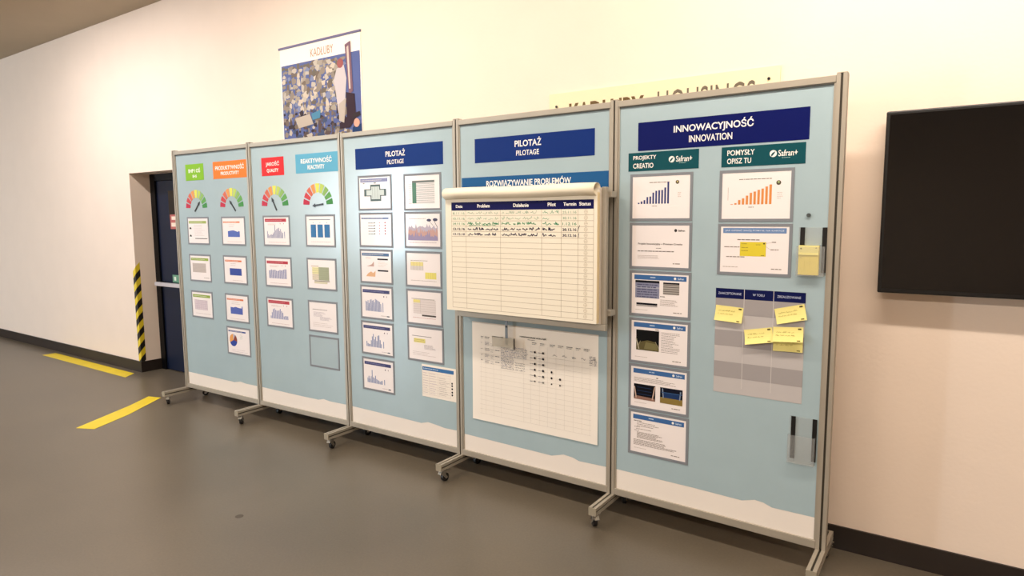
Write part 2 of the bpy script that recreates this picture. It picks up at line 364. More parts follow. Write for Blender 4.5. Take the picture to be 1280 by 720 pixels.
# ------------------------------------------------------------------ gauges
GC = ['#c03a50', '#c94a50', '#d36e58', '#e09a5a', '#dede62', '#b9cf68', '#8fb868', '#68a65a', '#4a9150']
GN = ['green header', 'orange header', 'red header', 'light blue header']
for k, (pn, u, zb, ndl) in enumerate(((0, .305, 1.716, [(.280, 1.691), (.360, 1.773)]), (0, .807, 1.718, [(.859, 1.689), (.781, 1.775)]),
                                     (1, .294, 1.719, [(.314, 1.688), (.260, 1.786)]), (1, .779, 1.721, [(.838, 1.727), (.721, 1.716)]))):
    t = thing('gauge_dial', pn, u, zb, 'red to green arc gauge with black needle under the ' + GN[k], 'gauge', 'arc gauges')
    for j in range(9):
        a0, a1 = math.pi - math.radians(j * 20 + 2.2), math.pi - math.radians(j * 20 + 17.8)
        pts = [(r * math.cos(a), r * math.sin(a) * .99) for r, aa in ((.158, (a0, (a0 + a1) / 2, a1)), (.092, (a1, a0))) for a in aa]
        b = MB(); b.prism(pts, -.0012, 0, ink(GC[j]), 'y'); b.build('gauge_segment', t)
    (x0, z0), (x1, z1) = [(p[0] - u, p[1] - zb) for p in ndl]
    dx, dz = x1 - x0, z1 - z0; L_ = math.hypot(dx, dz); dx /= L_; dz /= L_; nx, nz = -dz, dx
    P = lambda a, c: (x0 + dx * a + nx * c, z0 + dz * a + nz * c)
    b = MB(); b.prism([P(0, .0065), P(0, -.0065), P(L_ - .030, -.0055), P(L_ - .032, -.014), P(L_, 0), P(L_ - .032, .014), P(L_ - .030, .0055)], -.004, -.0016, BLACK, 'y'); b.build('needle', t)

# ------------------------------------------------------------------ document pockets
W2, H2 = .160, .118      # outer half size
def pocket(pn, u, z, label, w_=.320, h=.236, empty_=False, group='document pockets'):
    t = thing('document_pocket', pn, u, z, label, 'document pocket', group)
    a, c, f = w_ / 2, h / 2, .0135
    b = MB(); b.box(-a, a, -.0022, 0, c - f, c, FRAME); b.box(-a, a, -.0022, 0, -c, -c + f, FRAME)
    b.box(-a, -a + f, -.0022, 0, -c + f, c - f, FRAME); b.box(a - f, a, -.0022, 0, -c + f, c - f, FRAME); b.build('frame', t)
    sh = box_obj('printed_sheet' if not empty_ else 'clear_sleeve', -a + f, a - f, -.0012, -.0002, -c + f, c - f, PAPER if not empty_ else mat('sleeve', '#9fb1b5', .25), t)
    return t, (Print(sh, -.0016) if not empty_ else None)
# sheet area is about x -.146..+.146, z -.104..+.104
def title(p, c, x0=-.135, x1=.125, z0=.070, z1=.094, words=None):
    p.rect(x0, x1, z0, z1, c)
    p.words(x0 + .01, x0 + (x1 - x0) * .8, (z0 + z1) / 2 - .0015, .003, words or '#e9e4dd', .0004); p.part('title_band')

# board one
_, p = pocket(0, .311, 1.526, 'pocket on first board, sheet with green title and two dark marks, top of left column')
title(p, '#a5b56a', z0=.062, z1=.084)
for z_ in (.014, -.050): p.poly([(-.132, z_), (-.098, z_), (-.104, z_ + .012), (-.117, z_ + .018), (-.127, z_ + .01)], '#3c4038')
p.part('warning_marks'); p.para(-.06, .11, .045, -.04, 7, '#b9a9a5'); p.rect(-.05, .13, -.069, -.063, '#55564f'); p.part('text_lines')
_, p = pocket(0, .812, 1.527, 'pocket on first board, sheet with orange title and blue area chart, top of right column')
title(p, '#e08a5e', x1=.09, z0=.066, z1=.078); p.para(-.06, .04, .05, .035, 2, '#b8a59f'); p.part('text_lines')
p.poly([(-.075, -.048), (.085, -.048), (.085, -.004), (.075, .002), (.06, -.006), (.03, .0), (0, .006), (-.03, .004), (-.075, -.002)], '#5c70b8'); p.words(-.09, .11, -.088, .003, '#c9b6ae'); p.part('area_chart')
_, p = pocket(0, .311, 1.207, 'pocket on first board, sheet with green title and grey table, middle of left column')
title(p, '#93ab4c', z0=.064, z1=.086); p.rect(-.115, .085, -.038, .040, '#c8bdb6'); [p.rect(-.115, .085, z_ / 1000, z_ / 1000 + .0018, '#aa9f99', .0004) for z_ in range(-34, 40, 9)]; p.words(.05, .125, -.085, .004, '#8f8a80'); p.part('table')
_, p = pocket(0, .810, 1.210, 'pocket on first board, sheet with orange title and blue block chart, second of right column')
title(p, '#dd7a4c', x1=.09, z0=.066, z1=.080); p.para(-.06, .04, .05, .035, 2, '#b8a59f'); p.part('text_lines')
p.rect(-.075, .085, -.045, .012, '#3f539f'); p.words(-.04, .1, -.088, .003, '#c9b6ae'); p.part('area_chart')
_, p = pocket(0, .308, .889, 'pocket on first board, sheet with green title and pink grid, bottom of left column')
title(p, '#93ab4c', z0=.062, z1=.086); p.rect(-.11, .08, -.045, .04, '#d9cbd0')
for k in range(7): p.rect(-.11 + k * .031, -.108 + k * .031, -.045, .04, '#b9a6b2', .0004)
for k in range(6): p.rect(-.11, .08, -.045 + k * .016, -.0435 + k * .016, '#b9a6b2', .0004)
p.words(-.1, .12, -.080, .003, '#b9aca8'); p.part('table')
_, p = pocket(0, .809, .893, 'pocket on first board, orange title and spiked blue chart, third of right column')
title(p, '#dd7a4c', x1=.09, z0=.064, z1=.078); p.para(-.07, .05, .048, .033, 2, '#b8a59f'); p.part('text_lines')
p.poly([(-.09, -.05), (.075, -.05), (.075, .018), (.065, .018), (.06, .002), (.02, .004), (-.02, .010), (-.05, .004), (-.09, .006)], '#5566b0'); p.words(-.1, .1, -.090, .003, '#c9b6ae'); p.part('area_chart')
_, p = pocket(0, .807, .616, 'pocket on first board, sheet with navy title and round pie chart, bottom of right column')
title(p, '#3c4c8e', x1=.10, z0=.074, z1=.086)
def wedge(p, x, z, r, a0, a1, c):
    n = max(3, int(abs(a1 - a0) / 15)); p.poly([(x, z)] + [(x + r * math.cos(math.radians(a0 + (a1 - a0) * k / n)), z + r * math.sin(math.radians(a0 + (a1 - a0) * k / n))) for k in range(n + 1)], c)
for a0, a1, c in ((90, 205, '#e3a05a'), (205, 350, '#33489a'), (350, 420, '#8a4a3a'), (60, 88, '#b9bfd0')): wedge(p, -.072, .004, .052, a0, a1, c)
p.part('pie_chart'); p.para(.02, .06, .055, .02, 5, '#b6bfb4'); p.para(-.1, .12, -.075, -.090, 2, '#b8acae'); p.part('text_lines')

# board two
B_ = '#7d87b0'
for z, lab, z0, z1, bz0, bz1, hs, c in ((1.531, 'pocket on second board, sheet with red title and spiky bar chart, top of left column', .070, .094, -.055, .045, [.55, .3, .2, .25, .3, .25, .35, .45, 1, .6, .7, .75, .8, .55, .7, .5, .4, 0, .5], '#6f79a3'),
        (1.214, 'pocket on second board, red title and even row of bars, middle of left column', .064, .086, -.050, .025, [.8, .85, .9, .85, .9, .88, .8, .78, .82, .9, .85, .88, .95, 1, 1], '#6673a8'),
        (.897, 'pocket on second board, sheet with red title and stepped bar chart, bottom of left column', .070, .094, -.050, .030, [.25, .6, .9, 1, .85, .8, .8, .85, 1, .8, .65, .3, .35, .35, .35], '#7480b4')):
    _, p = pocket(1, .300 if z > 1 else .297, z, lab, .319)
    title(p, '#b8434f', x0=-.135, x1=.118, z0=z0, z1=z1, words='#d9a2a5'); p.para(-.1, .03, z0 - .018, z0 - .024, 2, '#c9b0a8'); p.rect(.045, .05, z0 - .018, z0 - .010, '#b8434f'); p.rect(.085, .09, z0 - .018, z0 - .010, '#b8434f'); p.part('text_lines')
    p.bars(-.115, .10, bz0, bz1, hs, c, .45); p.words(-.1, .11, -.088, .003, '#c9b2b0'); p.part('bar_chart')
_, p = pocket(1, .793, 1.535, 'pocket on second board, sheet with three solid blue columns, top of right column', .317)
p.rect(-.115, .11, .078, .084, '#8d9299'); p.part('title_band')
for k in range(3): p.rect(-.10 + k * .073, -.043 + k * .073, -.048, .046, '#3f79ad'); p.rect(-.075 + k * .073, -.069 + k * .073, .055, .062, '#9aa6b0')
p.words(-.1, .11, -.082, .004, '#cfc2c2'); p.part('bar_chart')
_, p = pocket(1, .791, 1.218, 'pocket on second board, sheet with grey-green table and yellow corner, second of right column', .317)
p.rect(-.03, .08, -.045, .052, '#a9b095'); p.rect(-.10, -.03, .0, .050, '#ece6b0'); p.rect(-.10, -.03, -.045, .0, '#e5d9c4')
for k in range(9): p.rect(-.10, .08, -.042 + k * .0105, -.0405 + k * .0105, '#93987f', .0004)
p.rect(-.11, -.03, .056, .060, '#b79f6a'); p.rect(-.08, .085, -.054, -.048, '#7f7a66'); p.rect(-.08, .06, -.07, -.056, '#d6d0b4'); p.part('table')
_, p = pocket(1, .787, .902, 'pocket on second board, sheet with faint paragraphs of text, third of right column', .318)
p.rect(-.11, .05, .050, .0535, '#8f8584'); p.para(-.10, .03, .03, .0, 5, '#a59ba6'); p.para(-.03, .11, -.005, -.025, 4, '#a59ba6'); p.para(-.11, .11, -.05, -.075, 3, '#c2b4ae'); p.part('text_lines')
pocket(1, .788, .636, 'empty grey-blue pocket at the bottom of the second board', .322, .242, True)

# board three
_, p = pocket(2, .322, 1.794, 'pocket on third board with a cross-shaped floor plan, top of left column')
title(p, '#8f96bb', z0=.072, z1=.096)
cr = [(-.04, .055), (.055, .055), (.055, .025), (.11, .025), (.11, -.022), (.062, -.022), (.062, -.056), (-.04, -.056), (-.04, -.022), (-.10, -.022), (-.10, .025), (-.04, .025)]
p.poly(cr, '#5f7273'); p.poly([(x * .80 + .002, z_ * .76) for x, z_ in cr], '#cfdcdb', .0004); p.rect(.004, .006, -.035, .035, '#8f9d9d', .0008); p.rect(-.02, -.018, -.035, .035, '#8f9d9d', .0008); p.rect(.028, .03, -.035, .035, '#8f9d9d', .0008)
p.rect(-.11, -.095, .062, .067, '#595959'); p.rect(-.005, .015, .062, .068, '#3f5f4f'); p.part('floor_plan')
_, p = pocket(2, .751, 1.789, 'pocket on third board with a lined table and dark green column, top of right column')
p.rect(-.085, .105, .058, .072, '#777f7c'); p.rect(-.085, -.05, -.072, .058, '#5f8a78')
for k in range(15): p.rect(-.05, .105, -.072 + k * .0087, -.0692 + k * .0087, '#87908c'); p.rect(-.12, -.09, -.072 + k * .0087, -.070 + k * .0087, '#b59aa0' if k % 3 else '#8a4d55')
p.part('table')
_, p = pocket(2, .322, 1.544, 'pocket on third board with rows of dark and red marks, second of left column')
title(p, '#5874a6', z0=.074, z1=.084)
for r in range(5):
    z_ = .045 - r * .0185; p.words(-.07, -.01, z_, .004, '#5b6a68'); p.rect(-.012, -.004, z_, z_ + .007, '#39453f'); p.rect(.035, .042, z_, z_ + .007, '#b85555'); p.rect(.085, .097, z_, z_ + .009, '#a84545')
p.part('table')
_, p = pocket(2, .749, 1.546, 'pocket on third board with purple area chart and two dark ovals, right column')
r = random.Random(3)
def sky(x0, x1, n, base, amp): return [(x0 + (x1 - x0) * k / n, base + r.uniform(0, amp) * (1 if k % 2 else .4)) for k in range(n + 1)]
p.poly([(.128, -.066), (.128, .03)] + sky(-.125, .125, 26, .01, .035)[::-1] + [(-.128, -.066)], '#bdb6c6')
p.poly([(.128, -.066), (.128, .0)] + sky(-.125, .125, 30, -.02, .04)[::-1] + [(-.128, -.066)], '#cba69e', .0004)
p.poly([(.128, -.066), (.128, -.02)] + sky(-.125, .125, 34, -.045, .04)[::-1] + [(-.128, -.066)], '#a097b8', .0008)
p.disc(.055, .063, .019, '#4d5068', rz=.009); p.disc(.108, .066, .020, '#4d5068', rz=.010); p.line([(.10, .058), (.125, .02)], .003, '#5a5f70', .001); p.line([(.06, .056), (.09, .03)], .002, '#5a5f70', .001)
p.words(-.12, .03, .072, .003, '#a89a98'); p.words(-.12, .12, -.082, .004, '#c2b4b8'); p.part('area_chart')
_, p = pocket(2, .316, 1.295, 'pocket on third board with small orange charts and two black bars, left column', .314)
title(p, '#5b7ba3', z0=.072, z1=.092); p.rect(.015, .115, .046, .056, '#23242c'); p.rect(.015, .115, -.032, -.022, '#23242c'); p.part('table_heads')
p.poly([(-.09, .0), (-.02, .0), (-.02, .035), (-.04, .015), (-.06, .008)], '#c2a298'); p.poly([(-.10, -.07), (-.01, -.07), (-.005, -.03), (-.03, -.045), (-.05, -.035), (-.08, -.05)], '#e0b48c'); p.para(.02, .11, .03, .0, 4, '#d5cabd'); p.para(-.1, -.03, .052, .06, 2, '#c5b9b5'); p.part('small_charts')
_, p = pocket(2, .748, 1.292, 'pocket on third board with two yellow highlighted tables, third of right column', .314)
p.rect(-.11, .0, .022, .048, '#eadf96'); p.rect(-.11, .0, -.006, .022, '#d6d0cb'); p.rect(.015, .11, -.060, -.018, '#ece27e')
for k in range(5): p.rect(-.11 + k * .027, -.1085 + k * .027, -.006, .048, '#a59a90', .0004); p.rect(.02 + k * .02, .0215 + k * .02, -.060, -.018, '#b6a860', .0004)
p.words(-.11, .04, .055, .003, '#8c8270'); p.words(-.11, .11, -.075, .003, '#b5aaa5'); p.part('table')
for u, z, lab, hs in ((.312, 1.046, 'pocket on third board with dark title and dense blue bars, fourth of left column', [.75, .7, .8, .6, .85, .9, .8, .85, .7, .95, .9, .85, .8, .75, .6, 0, .7]),
                      (.309, .794, 'pocket on third board with dark title and tall twin peaked bars, fifth of left column', [.4, .25, .2, .2, .5, .8, 1, .6, .8, .5, .9, .95, .6, .3, 0, .5]),
                      (.308, .536, 'pocket on third board with dark title and single spiked bars, bottom of left column', [.35, .5, .3, .5, 1, .45, .4, .6, .35, .3, .25, .2, .25, .3, 0, .4])):
    _, p = pocket(2, u, z, lab, .316, .237)
    title(p, '#4a4d78', z0=.066, z1=.088, words='#8a8db0'); p.disc(.07, .045, .005, '#6f5f6f'); p.rect(.095, .100, .040, .050, '#8a7a80'); p.rect(.095, .12, -.093, -.086, '#4d5560'); p.words(.04, .09, -.090, .003, '#b5a7a5'); p.part('small_marks')
    p.bars(-.11, .065, -.062, .030, hs, '#6b80b0', .42); p.part('bar_chart')
_, p = pocket(2, .749, 1.043, 'pocket on third board with a grid chart and dark bottom line, fourth of right column', .314)
p.rect(-.095, .10, -.040, .050, '#e2d9d6'); p.rect(-.095, -.035, .030, .050, '#ebe08a', .0004); [p.rect(-.095, .10, -.04 + k * .015, -.0388 + k * .015, '#b9afab', .0006) for k in range(7)]
p.rect(-.033, -.0315, -.04, .05, '#b9afab', .0006); p.rect(-.11, .09, .054, .057, '#8c857c'); p.rect(-.02, .10, -.057, -.046, '#5a5450'); p.words(-.1, .1, -.07, .003, '#c99d98'); p.part('table')
_, p = pocket(2, .752, .800, 'pocket on third board with yellow highlighted text lines, bottom of right column', .316)
p.rect(-.115, .055, .050, .0535, '#8a817c'); p.rect(-.10, -.0, .008, .036, '#e6dd8c'); p.words(-.1, .0, .015, .003, '#b5a765', .0004); p.words(-.1, -.01, .026, .003, '#b5a765', .0004)
p.para(-.01, .10, -.005, -.03, 5, '#a79fa3'); p.para(-.11, .1, -.055, -.075, 3, '#c0b4b0'); p.part('text_lines')

def curled(name, w_, h, m, parent, curl, n=8, side=0.0, y0=-.0004, th=.0004):
    """sheet of paper whose lower edge lifts by curl"""
    b = MB()
    P = lambda i, j: (-w_ / 2 + w_ * i / n, y0 - curl * (1 - j / n) ** 2 - side * (i / n) ** 2, -h / 2 + h * j / n)
    for i in range(n):
        for j in range(n): b.poly([P(i, j), P(i + 1, j), P(i + 1, j + 1), P(i, j + 1)], m)
    me_o = b.build(name, parent, fix=False)
    bm = bmesh.new(); bm.from_mesh(me_o.data); bmesh.ops.remove_doubles(bm, verts=bm.verts, dist=1e-6); bm.to_mesh(me_o.data); bm.free()
    so = me_o.modifiers.new('s', 'SOLIDIFY'); so.thickness = th; so.offset = 1
    return me_o, P
t = thing('paper_sheet', 2, .864, .560, 'loose white sheet with blue band and five black dots, beside the fourth post', 'paper')
sh = box_obj('sheet', -.147, .147, -.0015, -.0003, -.108, .108, PLAIN, t)
p = Print(sh, -.0019); p.rect(-.143, .125, .070, .094, '#3f72a8'); p.words(-.135, -.0, .08, .004, '#cfe0ee', .0004); p.part('title_band')
for x in (-.143, -.085, -.01, .095): p.rect(x, x + .0012, -.09, .06, '#cdbdb8')
for k in range(9): p.rect(-.143, .10, -.09 + k * .018, -.089 + k * .018, '#cdbdb8')
p.para(-.135, -.09, .05, -.08, 9, '#b5a8b5'); p.para(-.08, -.015, .05, -.08, 9, '#b8a9b8'); p.para(.0, .09, .03, -.08, 10, '#a59a95'); p.part('table')
for z_ in (.010, -.006, -.026, -.048, -.066): p.disc(.110, z_, .0065, '#1e1e26')
p.part('status_dots')

# board four: hanging plan sheet
t = thing('plan_sheet', 3, .541, .682, 'large white wall plan with rows of black dots, hanging below the flip chart', 'paper')
sh, P_ = curled('sheet', .874, .614, PLAIN, t, .004)
p = Print(sh, -.0062); X0, Z0 = .541, .682
R_ = lambda u, z_: (u - X0, z_ - Z0)
for x in (.175, .21, .27, .325, .49, .54, .60, .655, .712, .768, .825, .88, .93): p.rect(x - X0, x - X0 + .0010, .42 - Z0, .885 - Z0, '#d3cbc0')
for k in range(15): p.rect(.165 - X0, .94 - X0, .42 - Z0 + k * .029, .4212 - Z0 + k * .029, '#d3cbc0')
p.part('table_grid')
text('lettering', 'HARMONOGRAM WDROŻEŃ', .465 - X0, .645 - X0, .926 - Z0, .937 - Z0, ink('#4a4844'), sh, y=-.0066, bold=.03)
p.words(.52 - X0, .57 - X0, .915 - Z0, .003, '#8a8680')
for x, w2 in ((.175, .02), (.205, .04), (.26, .02), (.55, .03), (.605, .03), (.67, .035), (.725, .035), (.78, .04), (.84, .03), (.89, .035)): p.words(x - X0, x + w2 - X0, .900 - Z0, .004, '#7d7a76'); p.words(x - X0, x + w2 * .8 - X0, .892 - Z0, .003, '#9b9893')
for k, z_ in enumerate((.862, .825, .788, .752)):
    p.scrawl(.176 - X0, .188 - X0, z_ - Z0, .010, '#55525a', .0016, seed=k); p.para(.205 - X0, .245 - X0, z_ + .006 - Z0, z_ - .008 - Z0, 3, '#77747c'); p.para(.25 - X0, .275 - X0, z_ - Z0, z_ - .012 - Z0, 2, '#77747c'); p.words(.283 - X0, .315 - X0, z_ - Z0, .004, '#5f5c66')
for k in range(15): p.scrawl(.327 - X0, (.52 if k < 7 else .42) - X0, .855 - Z0 - k * .0095, .0075, '#4f4d60' if k % 3 else '#6f7391', .0013, seed=50 + k)
for k in range(4): p.scrawl(.43 - X0, .50 - X0, .765 - Z0 - k * .014, .009, '#5b5960', .0014, seed=80 + k)
for u_ in (.69, .755, .815, .875): p.scrawl(u_ - X0, u_ + .03 - X0, .84 - Z0, .014, '#5b5960', .0016, seed=int(u_ * 100))
for k in range(6): p.scrawl(.925 - X0, .972 - X0, .86 - Z0 - k * .009, .008, '#5b5960', .0016, seed=k + 7)
for r_ in range(6):
    z_ = .846 - .0345 * r_; p.words(.535 - X0, .56 - X0, z_ - Z0, .003, '#77747c'); p.words(.592 - X0, .617 - X0, z_ - Z0, .003, '#77747c')
p.part('handwriting')
for cx, n0 in ((.569, 0), (.626, 0), (.683, 3), (.739, 4)):
    for r_ in range(n0, 6): p.disc(cx - X0, .848 - .0345 * r_ - Z0, .0068 if r_ < 5 else .0048, '#1d1b1f')
p.part('status_dots')

# marker clip hanging under the flip chart
t = thing('marker_clip', 3, .388, .95, 'small metal strap with a clear plate, hanging under the flip chart over the plan', 'clip', off=.03)
box_obj('strap', -.009, .009, -.004, -.002, -.075, .105, mat('strap_metal', '#7d8184', .35, metal=.7), t)
b = MB(); b.cyl((0, -.005, .035), .006, .004, BLACK, 'y', 12); b.cyl((0, -.005, -.062), .006, .004, BLACK, 'y', 12); b.build('screw', t)
b = MB(); b.box(-.100, .062, -.012, -.009, -.090, -.032, mat('clip_plastic', '#cfc8b4', .3, alpha=.4)); b.box(-.100, -.02, -.013, -.006, -.033, -.030, mat('dark_edge', '#4d463a', .5)); b.box(.058, .062, -.016, -.006, -.094, -.030, mat('dark_edge', '#4d463a')); b.build('plate', t)

# ------------------------------------------------------------------ flip chart on board four
fc = tag(empty('flip_chart', (PX[3], PY[3], 0), ANG[3]), 'large cream flip chart pad with navy table header, mounted on the fourth board', 'flip chart')
OY = -PY[3]           # measured in the plane of the first post
def fx(x): return x - PX[3]
Y = lambda v: v + OY + .0   # world y to local y (the board is nearly parallel)
b = MB(); b.box(fx(3.215), fx(4.197), Y(-.050), Y(-.036), 1.036, 1.772, WHITEBOARD); b.build('backboard', fc)
b = MB()
b.box(fx(3.205), fx(4.205), Y(-.056), Y(-.030), 1.033, 1.067, ALU); b.box(fx(3.205), fx(3.23), Y(-.056), Y(-.030), 1.067, 1.775, ALU)
b.box(fx(4.178), fx(4.205), Y(-.056), Y(-.030), 1.067, 1.775, ALU); b.build('backboard_frame', fc, .003)
for z0 in (1.110, 1.723): box_obj('mounting_rail', fx(3.150), fx(4.222), Y(-.030), Y(.026), z0, z0 + .030, ALU, fc, .002)
pad = MB(); pad.box(fx(3.150), fx(4.166), Y(-.081), Y(-.057), 1.071, 1.760, mat('pad_paper', '#f2ead6', .75))
pad = pad.build('paper_pad', fc)
for k in range(5):   # loose outer pages at the right edge
    box_obj('page', fx(4.166) - .002, fx(4.1685) + .0022 * (k % 3), Y(-.0795 + k * .0045), Y(-.0785 + k * .0045), 1.073 + .001 * k, 1.748, mat('pad_edge', '#e6d5ae', .8), pad)
# pages flipped over the top: open roll
prof = [(-.0825, 1.730), (-.088, 1.733), (-.104, 1.741), (-.113, 1.754), (-.113, 1.772), (-.102, 1.788), (-.082, 1.797), (-.060, 1.796), (-.046, 1.787), (-.038, 1.770), (-.034, 1.745)]
b = MB(); N = 10
xs = [fx(3.152) + k * (1.010) / N for k in range(N + 1)]
def rp(x, q, k): return (x, Y(q[0]), q[1] + .0018 * math.sin(k * .9))
for k in range(N):
    for a, c in zip(prof, prof[1:]): b.poly([rp(xs[k], a, k), rp(xs[k + 1], a, k + 1), rp(xs[k + 1], c, k + 1), rp(xs[k], c, k)], mat('roll_paper', '#f4ead2', .6))
ro = b.build('flipped_pages', fc, fix=False)
bm = bmesh.new(); bm.from_mesh(ro.data); bmesh.ops.remove_doubles(bm, verts=bm.verts, dist=1e-6); bm.to_mesh(ro.data); bm.free()
for f_ in ro.data.polygons: f_.use_smooth = True
so = ro.modifiers.new('s', 'SOLIDIFY'); so.thickness = .0015
# printed table
tb = empty('table_sheet', (0, 0, 0)); bpy.data.objects.remove(tb)
p = Print(pad, Y(-.0814)); FI = '#0c0c4c'
tl, trt, tz1, tz0 = fx(3.197), fx(4.147), 1.713, 1.090
p.rect(tl, trt, 1.665, tz1, FI); p.part('table_header')
for s2, xa, xb, za, zb in (('Data', 3.232, 3.283, 1.681, 1.698), ('Problem', 3.392, 3.482, 1.680, 1.700), ('Działanie', 3.645, 3.748, 1.680, 1.700), ('Pilot', 3.870, 3.921, 1.681, 1.701), ('Termin', 3.967, 4.045, 1.682, 1.700), ('Status', 4.062, 4.130, 1.682, 1.701)):
    text('lettering', s2, fx(xa), fx(xb), za, zb, WHITE, pad, y=Y(-.0820), bold=.03)
for x in (3.197, 3.306, 3.556, 3.831, 3.954, 4.055, 4.146): p.rect(fx(x) - .0008, fx(x) + .0008, tz0, 1.665, '#a8987c')
rows = 19; rh = (1.665 - tz0) / rows
for k in range(1, rows + 1): p.rect(tl, trt, 1.665 - k * rh - .0008, 1.665 - k * rh + .0008, '#a8987c')
for k in range(rows):
    cx, cz = fx(4.101), 1.665 - (k + .5) * rh
    for j in range(10):
        a = j * math.pi / 5; a2 = a + math.pi / 5
        p.line([(cx + .010 * math.cos(a), cz + .010 * math.sin(a)), (cx + .010 * math.cos(a2), cz + .010 * math.sin(a2))], .0012, '#b9aa90', .0003)
    p.line([(cx - .010, cz), (cx + .010, cz)], .001, '#b9aa90', .0003); p.line([(cx, cz - .010), (cx, cz + .010)], .001, '#b9aa90', .0003)
p.part('table_grid')
rowc = ['#9bb59a', '#8fb394', '#2f9565', '#2c2745', '#383350']
for k in range(5):
    z_ = 1.665 - (k + 1) * rh + .007; c = rowc[k]; th = (.0020, .0020, .0030, .0042, .0040)[k]; hh = .019
    p.scrawl(fx(3.320), fx(3.545), z_, hh, c, th, .0005, seed=k + 11); p.scrawl(fx(3.565), fx(3.82), z_, hh, c, th, .0005, seed=k + 31); p.scrawl(fx(3.838), fx(3.94 if k != 1 else 3.885), z_, hh, '#3f9f74' if k < 3 else c, th, .0005, seed=k + 51)
p.scrawl(fx(3.33), fx(3.54), 1.665 - 3 * rh + .001, .012, '#3fa070', .002, .0005, seed=99)
p.line([(fx(4.052), 1.665 - 4 * rh + .004), (fx(4.060), 1.665 - 4 * rh + .026), (fx(4.066), 1.665 - 3 * rh + .006)], .003, '#3f3a55', .0005); p.line([(fx(4.056), 1.665 - 5 * rh + .002), (fx(4.060), 1.665 - 5 * rh + .026)], .003, '#3f3a55', .0005)
p.part('handwriting')
for k, (dt, tm) in enumerate((('8.11.16', '25.11.16'), ('10.11.16', '30.11.16'), ('14.11.16', '1.12.16'), ('13.12.16', '20.12.16'), ('13.12.16', '30.12.16'))):
    z_ = 1.665 - (k + 1) * rh + .007
    text('date_lettering', dt, fx(3.208), fx(3.298), z_, z_ + .014, ink(rowc[k]), pad, y=Y(-.0820), bold=.0 if k < 3 else .02)
    text('date_lettering', tm, fx(3.962), fx(4.046), z_, z_ + .014, ink(rowc[k]), pad, y=Y(-.0820), bold=.0 if k < 3 else .02)

# ------------------------------------------------------------------ board five
G5 = 'document pockets'
_, p = pocket(4, .257, 1.719, 'pocket on rightmost board with rising dark blue bar chart, top of left column', .330, .236)
p.words(-.06, .05, .072, .0035, '#8b8076'); p.bars(-.125, .048, -.032, .075, [.06, .12, .18, .32, .34, .52, .60, .62, .63, .74, 1], '#3a4577', .42); p.words(-.045, -.015, -.045, .003, '#857b72'); p.part('bar_chart')
p.disc(.087, .072, .0095, '#5c5545'); p.disc(.087, .074, .004, '#c9b87a', .0004); p.para(.09, .11, .02, -.0, 4, '#c5b5aa'); p.part('round_mark')
_, p = pocket(4, .717, 1.716, 'pocket on rightmost board with rising orange bar chart, top of right column', .332, .238)
p.words(-.075, .07, .073, .0035, '#8b8076'); p.bars(-.115, .075, -.040, .048, [.03, .08, .24, .32, .46, .60, .66, .74, .80, .90, 1], '#d98d4e', .38); p.words(-.03, .0, -.054, .003, '#857b72'); p.rect(-.125, -.1235, -.02, .04, '#a59a90'); p.part('bar_chart')
p.disc(.100, .055, .0105, '#5c5545'); p.disc(.100, .058, .0045, '#a9b87a', .0004); p.para(.095, .12, .01, -.015, 4, '#c5b5aa'); p.part('round_mark')
t, p = pocket(4, .258, 1.475, 'pocket on rightmost board with a plain white title page, second of left column', .330, .236)
sh = t.children[1] if len(t.children) > 1 else t
text('lettering', 'Projekt Innowacyjny – Program Creatio', -.118, .118, .004, .016, ink('#5b534f'), p.p, y=-.0018, bold=.02)
text('lettering', 'Safran', .095, .130, .074, .083, ink('#4a4440'), p.p, y=-.0018, bold=.03)
p.disc(.082, .079, .0075, '#3f3a38'); p.part('emblem'); p.words(-.02, .01, -.012, .003, '#857a76'); p.words(-.12, .075, -.028, .0045, '#7a706c'); p.para(-.12, .0, -.050, -.063, 3, '#b3a69f'); p.words(.07, .115, -.088, .005, '#9a8e87'); p.part('text_lines')
def sa_band(p, t0=.072):
    p.rect(-.138, .141, t0, t0 + .024, '#3f689e'); p.disc(.082, t0 + .012, .0065, WHITE, .0004); p.words(-.05, -.02, t0 + .010, .005, '#b9cbe0', .0004)
    p.part('title_band'); text('lettering', 'Safran', .096, .128, t0 + .007, t0 + .017, ink('#c9d8ea'), p.p, y=-.0022, bold=.02)
    p.words(.075, .12, -.090, .004, '#8c8077'); p.words(-.13, -.06, -.085, .002, '#b5a89e'); p.part('footer_line')
_, p = pocket(4, .260, 1.231, 'pocket on rightmost board with grey-blue tables under a blue band, third of left column', .330, .236)
sa_band(p); p.rect(-.132, .0, .056, .068, '#14141c'); p.rect(-.132, .0, -.022, .056, '#8789a0'); [p.words(-.122, -.01, .044 - k * .0125, .005, '#4f516e', .0004) for k in range(6)]; p.rect(-.132, 0, .028, .036, '#a9abb8', .0003)
p.rect(.02, .105, .055, .063, '#14141c'); p.rect(.02, .105, .002, .055, '#aaa39c'); [p.rect(.02, .105, .005 + k * .011, .009 + k * .011, '#6f6963', .0004) for k in range(5)]; p.rect(-.125, -.01, -.058, -.048, '#14141c'); p.rect(-.125, -.01, -.066, -.059, '#a19b97'); p.part('tables')
p.words(.005, .03, -.012, .004, '#5f5751'); p.para(.005, .1, -.028, -.055, 5, '#9d9087'); p.part('text_lines')
_, p = pocket(4, .261, .984, 'pocket on rightmost board with one dark photo of an empty bay, fourth of left column', .330, .238)
sa_band(p); p.rect(-.124, .002, -.048, .058, '#0c0c0b'); p.poly([(-.124, -.048), (.002, -.048), (.002, -.02), (-.02, .0), (-.06, .006), (-.1, -.005), (-.124, -.02)], '#5d5535', .0003)
